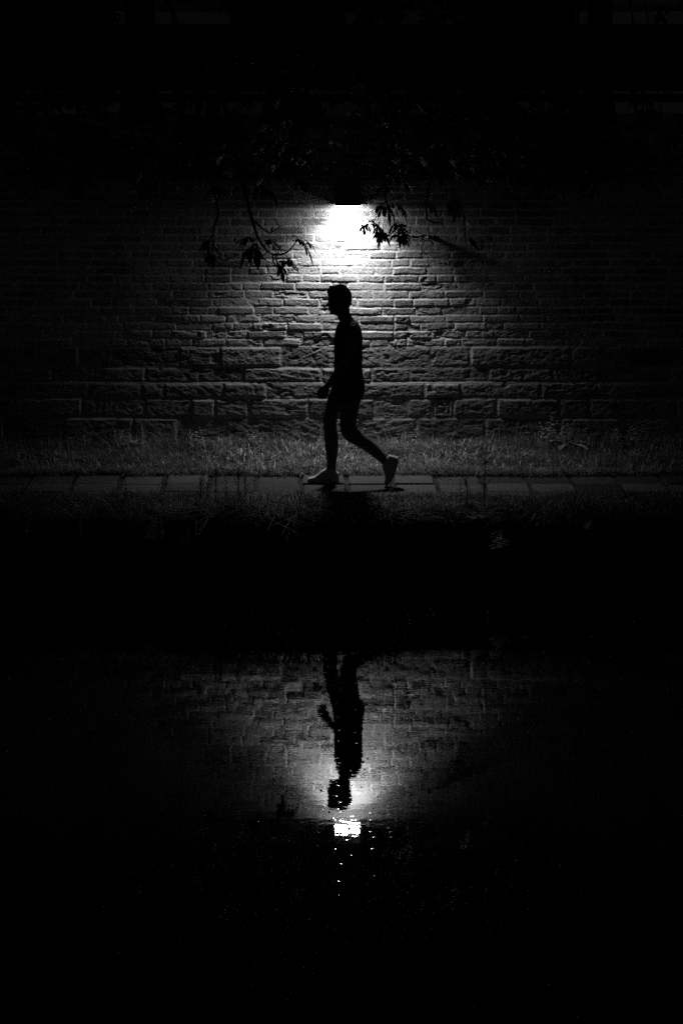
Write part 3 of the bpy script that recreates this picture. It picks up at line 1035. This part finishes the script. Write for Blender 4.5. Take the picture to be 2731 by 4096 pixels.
def limb(mb, pts, n=18):
    """pts: (px, py, dy, half width in photo px, depth radius m)"""
    P = [PX(a, b_, d_) for a, b_, d_, *_ in pts]
    rings = []
    for i, p_ in enumerate(P):
        t = (P[min(i + 1, len(P) - 1)] - P[max(i - 1, 0)]).normalized()
        u = Vector((t.z, 0, -t.x))
        if u.length < 1e-4: u = Vector((1, 0, 0))
        u.normalize(); w_ = t.cross(u).normalized()
        rings.append([p_ + u * math.cos(2 * math.pi * k / n) * pts[i][3] * S + w_ * math.sin(2 * math.pi * k / n) * pts[i][4] for k in range(n)])
    mb.loft(rings)


H3 = lambda x, y: (1200 + .1913 * x, 1100 + .1913 * y)      # head close-up pixels
body = MB()
IN = .0025
torso = [(1264, 1350, 1397, .056, 1), (1280, 1358, 1417, .085, .95), (1295, 1352, 1433, .135, .9), (1310, 1346, 1440, .165, .85), (1330, 1342, 1445, .175, .85), (1356, 1336.5, 1448, .17, .85),
         (1394, 1338, 1447, .16, .85), (1433, 1338, 1447.5, .15, .85), (1471, 1338, 1446, .145, .85), (1509, 1336, 1451, .155, .85), (1540, 1330, 1457, .17, .85), (1563, 1324, 1453, .172, .85), (1588, 1322, 1440, .165, .85)]
body.loft([hring(f, bk, py, ry, 0, 28, e, IN) for py, f, bk, ry, e in torso])
# neck
body.loft([hring(1354, 1398, 1232, .054), hring(1349, 1398.5, 1250, .057), hring(1347, 1404, 1262, .063), hring(1356, 1420, 1282, .075)])
# skull and face
skull = [(238, 770, 890, .03, .1), (262, 700, 945, .050, .1), (300, 640, 1000, .064, .12), (350, 606, 1035, .072, .14), (430, 590, 1052, .076, .16), (500, 587, 1056, .077, .18), (540, 582, 1054, .076, .18), (570, 592, 1048, .075, .2),
         (610, 600, 1036, .074, .25), (650, 592, 1022, .071, .3), (690, 586, 1008, .066, .34), (730, 600, 995, .06, .36), (770, 618, 985, .054, .38), (805, 642, 980, .047, .38), (832, 690, 975, .040, .3), (848, 745, 970, .034, .2)]
body.loft([hring(H3(f, 0)[0], H3(bk, 0)[0], H3(0, cy)[1], ry, 0, 28, .92, .002, eg) for cy, f, bk, ry, eg in skull])
# nose, lips, chin, brow, ears
nb = [H3(606, 560), H3(588, 590), H3(566, 618), H3(556, 642), H3(578, 662), H3(600, 668)]
body.loft([[PX(px + 4 + 9 * math.cos(6.28 * k / 10) * (.55 if i == 0 else 1), py, wy * math.sin(6.28 * k / 10)) for k in range(10)] for i, ((px, py), wy) in enumerate(zip(nb[:3], (.008, .010, .013)))])
body.ball(PX(*H3(572, 640)), .0085, 1.0, 1.35, .85)
body.ball(PX(*H3(556, 636)), .0048, 1, 1.3, .85)
for s in (-1, 1): body.ball(PX(*H3(592, 650), s * .012), .0085, 1.1, .8, .8)
body.ball(PX(*H3(598, 698)), .0085, .9, 2.2, .55); body.ball(PX(*H3(608, 726)), .0085, .9, 2.0, .6)
body.ball(PX(*H3(655, 795)), .018, .85, 1.2, .8)
for s in (-1, 1):
    body.ball(PX(*H3(600, 540), s * .026), .013, .7, 1.7, .6)
    body.ball(PX(*H3(645, 640), s * .046), .022, .8, .7, .9)
    e_ = PX(*H3(835, 600), s * .077)
    body.torus(e_, .022, .0055, (.55, s * .25, .1), (-.12, 0, 1), 16, 8)
    body.ball(e_ + Vector((.0, -s * .004, -.006)), .017, .75, .35, 1.1)
    body.ball(e_ + Vector((-.004, s * .001, -.024)), .008, .8, .5, 1.1)
# legs: far straight leg in front, near leg trailing with bent knee
fy, ny = .085, -.085
body.loft([hring(f - 1.6, bk + 2.2, py, ry + .004, fy - dyy, 20, 1) for py, f, bk, ry, dyy in (
    (1548, 1330, 1415, .080, .0), (1575, 1322, 1400, .086, 0), (1600, 1311, 1384, .083, 0), (1624, 1306, 1371, .076, 0), (1645, 1301, 1361, .068, 0), (1662, 1297, 1353, .062, 0), (1681, 1292.5, 1349, .058, 0), (1700, 1293, 1344, .055, 0),
    (1720, 1295, 1345, .055, 0), (1739, 1297, 1348.5, .057, 0), (1777, 1300, 1352, .057, 0), (1800, 1302, 1351, .052, 0), (1815, 1303.5, 1349, .047, 0), (1840, 1306, 1346, .040, 0), (1860, 1308, 1343, .037, 0), (1885, 1308, 1342, .036, 0), (1905, 1306, 1344, .036, 0))])
limb(body, [(a_, b_, c_, d_ + 2, e_ + .003) for a_, b_, c_, d_, e_ in [(1408, 1548, ny, 46, .085), (1403, 1580, ny, 43, .09), (1397, 1610, ny, 38.5, .082), (1395.5, 1640, ny, 35.5, .074), (1393, 1668, ny, 33, .066), (1392.5, 1695, ny, 31, .060), (1395, 1718, ny, 31, .058), (1408, 1733, ny, 30, .055),
            (1438, 1752, ny, 26, .054), (1462, 1767, ny, 24.5, .056), (1484, 1784, ny, 23, .054), (1507, 1806, ny, 20.5, .047), (1524, 1821, ny, 18, .041), (1538, 1833, ny, 17, .037), (1550, 1846, ny, 17, .036), (1560, 1862, ny, 18, .036)]])
# far foot and near foot inside the shoes
limb(body, [(1326, 1900, fy, 17, .034), (1310, 1918, fy, 15, .036), (1280, 1928, fy, 9, .040), (1250, 1932, fy, 5, .036)])
limb(body, [(1556, 1850, ny, 16, .034), (1562, 1880, ny, 15, .034), (1552, 1905, ny, 10, .036), (1543, 1925, ny, 6, .034)])
# arms
limb(body, [(1408, 1302, -.14, 17, .04), (1408, 1318, -.168, 25, .052), (1406, 1340, -.182, 25, .052), (1400, 1370, -.192, 22, .047), (1393, 1400, -.198, 20.5, .044), (1384, 1430, -.203, 19, .041), (1377, 1446, -.205, 18.5, .041), (1366, 1462, -.206, 18.5, .042),
            (1350, 1480, -.207, 18, .041), (1334, 1499, -.208, 15.5, .036), (1320, 1517, -.208, 13.2, .029), (1310, 1530, -.208, 12.2, .025)])
limb(body, [(1402, 1302, .14, 17, .04), (1404, 1320, .168, 24, .052), (1408, 1350, .185, 23, .05), (1412, 1385, .195, 21, .045), (1415, 1420, .20, 19, .042), (1416, 1448, .203, 18, .041), (1412, 1480, .205, 18, .041), (1407, 1510, .206, 15, .034), (1402, 1540, .207, 12, .026)])


def hand(mb, wx, wy, dx, dy_, depth, palm_in):
    """wrist pixel, direction in pixels, depth of the hand, side the palm faces (+1: away from camera)"""
    L_ = math.hypot(dx, dy_); dx, dy_ = dx / L_, dy_ / L_
    qx, qy = dy_, -dx                                # across the hand: towards the back of the walker
    pt = lambda a, c_, o: (wx + dx * a + qx * c_, wy + dy_ * a + qy * c_, depth + palm_in * o)
    limb(mb, [pt(-3, 0, 0) + (12, .022), pt(8, 0, .001) + (14.5, .017), pt(20, -.3, .002) + (17.5, .0155), pt(31, 0, .003) + (18.5, .014), pt(37, 0, .004) + (17.5, .011)], 16)
    for k, (c_, ln, sp) in enumerate(((-13.2, 30, -.10), (-4.6, 34, -.02), (4.0, 32, .05), (12.2, 25, .13))):
        P, R = [], []
        a, o, ang = 32.0, .003, .12 + .10 * k
        cc = c_
        for j, (seg, bend) in enumerate(((0, 0), (ln * .48, .35 + .08 * k), (ln * .30, .45), (ln * .24, .3))):
            a += seg * math.cos(ang); o += seg * S * math.sin(ang); cc += seg * sp
            P.append(PX(*pt(a, cc, o))); R.append((.0092, .0088, .0080, .0066)[j] * (1 if k != 3 else .86))
            ang += bend
        P.append(P[-1] + (P[-1] - P[-2]).normalized() * .004); R.append(.0042)
        mb.tube(P, R, 10)
    th = [PX(*pt(6, -9, .008)), PX(*pt(17, -18.5, .014)), PX(*pt(29, -22.5, .018)), PX(*pt(40, -22, .022)), PX(*pt(43, -21.5, .023))]
    mb.tube(th, [.012, .0115, .0098, .0085, .005], 10)


hand(body, 1308, 1532, -26, 52, -.208, 1)
hand(body, 1401, 1543, -4, 60, .207, -1)
person = thing('person', 'walker in dark sleeveless top, shorts and pale trainers, silhouetted mid-stride on the path', 'person', at(1390, 1937, PERSON_Y))
bme = remeshed(body, 'body', .0042, 3, .5)
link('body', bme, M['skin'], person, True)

# clothing
sh = MB()
sh.loft([hring(f - 1, bk + 1, py, ry + .006, 0, 30, e, -.003) for py, f, bk, ry, e in [(1286, 1357, 1424, .10, .95)] + torso[2:10] + [(1525, 1331, 1455, .166, .85), (1536, 1329, 1458, .170, .85)]])
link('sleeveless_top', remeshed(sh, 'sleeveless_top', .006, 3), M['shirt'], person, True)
so = MB()
so.loft([hring(f, bk, py, ry + .005, 0, 28, .85, -.001) for py, f, bk, ry in ((1500, 1336, 1450, .155), (1520, 1334, 1454, .165), (1545, 1328, 1459.5, .176), (1566, 1322, 1457.5, .18), (1578, 1319, 1450, .178))])
so.loft([hring(f, bk, py, ry, fy, 20, 1) for py, f, bk, ry in ((1548, 1326, 1420, .09), (1570, 1319, 1412, .096), (1592, 1312, 1398, .094), (1606, 1308, 1390, .090))])
so.loft([hring(f, bk, py, ry, ny, 20, 1) for py, f, bk, ry in ((1548, 1356, 1459, .09), (1566, 1353, 1457, .098), (1580, 1354, 1452, .096), (1588, 1354, 1444, .092), (1600, 1355, 1440, .090))])
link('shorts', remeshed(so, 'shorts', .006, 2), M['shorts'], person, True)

# hair: a cap of curls
rh = random.Random(9)
ha = MB()
hair = [(222, 760, 925, .03), (250, 672, 965, .055), (290, 622, 1005, .07), (335, 588, 1040, .079), (380, 578, 1058, .083), (425, 588, 1070, .085), (470, 660, 1073, .086), (520, 740, 1073, .086), (570, 800, 1066, .084), (615, 850, 1050, .078), (655, 890, 1034, .07), (690, 915, 1020, .055)]
ha.loft([hring(H3(f, 0)[0] - 2, H3(bk, 0)[0] + 2.2, H3(0, cy)[1] - 1, ry + .003, 0, 28, .92) for cy, f, bk, ry in hair])
for i in range(420):
    k = rh.uniform(0, len(hair) - 1.01); i0 = int(k); t = k - i0
    cy, f, bk, ry = [hair[i0][q] * (1 - t) + hair[i0 + 1][q] * t for q in range(4)]
    a = rh.uniform(0, 6.283)
    c_ = PX((H3(f, 0)[0] + H3(bk, 0)[0]) / 2, H3(0, cy)[1])
    q = c_ + Vector((math.cos(a) * ((bk - f) / 2 * .1913 * S - .004), math.sin(a) * (ry - .003), rh.uniform(-.003, .003)))
    ha.ball(q, rh.uniform(.006, .012) * (1 if cy < 560 else .6), nu=7, nv=5)
for (x, y, r_) in ((600, 300, .011), (590, 350, .011), (590, 395, .010), (640, 262, .011), (690, 248, .010), (740, 238, .009), (800, 222, .010), (850, 214, .015), (815, 222, .013), (890, 224, .013), (640, 255, .013), (950, 268, .010), (590, 425, .007)):
    for s in (-.03, -.01, .01, .03): ha.ball(PX(*H3(x + rh.uniform(-6, 6), y + rh.uniform(-6, 6)), s + rh.uniform(-.01, .01)), r_, nu=8, nv=6)
link('hair', remeshed(ha, 'hair', .0035, 1), M['hair'], person, True)
for s in (-1, 1):
    e = MB(); e.ball(PX(*H3(622, 572), s * .031), .0115, 1, 1, .9, 14, 10)
    link('eye', e.mesh('eye'), M['eye'], person, True)


def slab_shape(mb, poly, dy, half, prof_=((-1, .80), (-.86, .93), (-.5, 1), (.5, 1), (.86, .93), (1, .80))):
    """image-plane outline given real width with rounded flanks"""
    cx = sum(p_[0] for p_ in poly) / len(poly); cy = sum(p_[1] for p_ in poly) / len(poly)
    mb.loft([[PX(cx + (px - cx) * (1 - (1 - s) * .5), cy + (py - cy) * (1 - (1 - s) * .8), dy + half * o) for px, py in poly] for o, s in prof_])


C4 = lambda a: [(1200 + .287 * x, 1800 + .287 * y) for x, y in a]


def shoe(up, sole, dy, label):
    s = MB(); slab_shape(s, C4(up), dy, .047)
    o = link('shoe', remeshed(s, 'shoe', .004, 3), M['shoe'], person, True)
    o['label'] = label
    s = MB(); slab_shape(s, C4(sole), dy, .050)
    link('sole', remeshed(s, 'sole', .0035, 1), M['sole'], o, True)


shoe([(98, 448), (112, 416), (200, 396), (240, 362), (300, 312), (352, 284), (372, 268), (498, 276), (506, 312), (538, 346), (545, 430), (540, 466), (420, 478), (330, 474), (200, 468), (105, 460)],
     [(96, 452), (200, 462), (330, 470), (420, 474), (545, 462), (542, 478), (500, 492), (340, 492), (200, 480), (100, 466)], fy, 'pale flat trainer on the planted front foot')
shoe([(1200, 80), (1236, 40), (1300, 56), (1352, 72), (1352, 110), (1336, 170), (1316, 250), (1288, 330), (1256, 392), (1222, 436), (1190, 462), (1166, 452), (1162, 430), (1176, 388), (1182, 330), (1152, 240), (1142, 192), (1152, 160), (1190, 120)],
     [(1344, 68), (1367, 74), (1368, 112), (1350, 172), (1330, 252), (1302, 340), (1270, 400), (1230, 446), (1196, 470), (1180, 464), (1222, 430), (1256, 386), (1290, 326), (1320, 246), (1338, 168), (1346, 112)], ny, 'pale trainer pushing off on its toe behind')
for (pts, d_) in (([(1325, 1866, fy, 19, .040), (1325, 1880, fy, 19.5, .041), (1325, 1896, fy, 19, .040)], 0), ([(1537, 1832, ny, 18.5, .041), (1546, 1842, ny, 19, .041), (1555, 1853, ny, 18.5, .040)], 0)):
    s = MB(); limb(s, pts); link('sock', s.mesh('sock'), M['sock'], person, True)
s = MB(); limb(s, [(1319, 1518.5, -.208, 14.2, .031), (1316.5, 1522, -.208, 14.4, .0315), (1314, 1525.5, -.208, 13.8, .030)])
s.ball(PX(1305.5, 1517, -.215), .012, .5, .9, 1)
link('wristwatch', s.mesh('wristwatch'), M['watch'], person, True)

# ------------------------------------------------------------------ pale specks imitating sparkles on the water
sp = MB()
rw = random.Random(77)
for i in range(420):
    x = rw.gauss(.08, .45); y = rw.uniform(11.0, 17.8)
    if rw.random() < .3: x = rw.uniform(-2.5, 2.5)
    r_ = rw.choice((.003, .003, .004, .005, .007))
    sp.ball((x, y, .0008), r_, 1, rw.uniform(1, 2.4), .5, 7, 5, tone=rw.random())
tag(sp.build('floating_specks', M['seed']), 'tiny pale specks imitating sparkles on the dark water', 'water sparkles', kind='stuff')
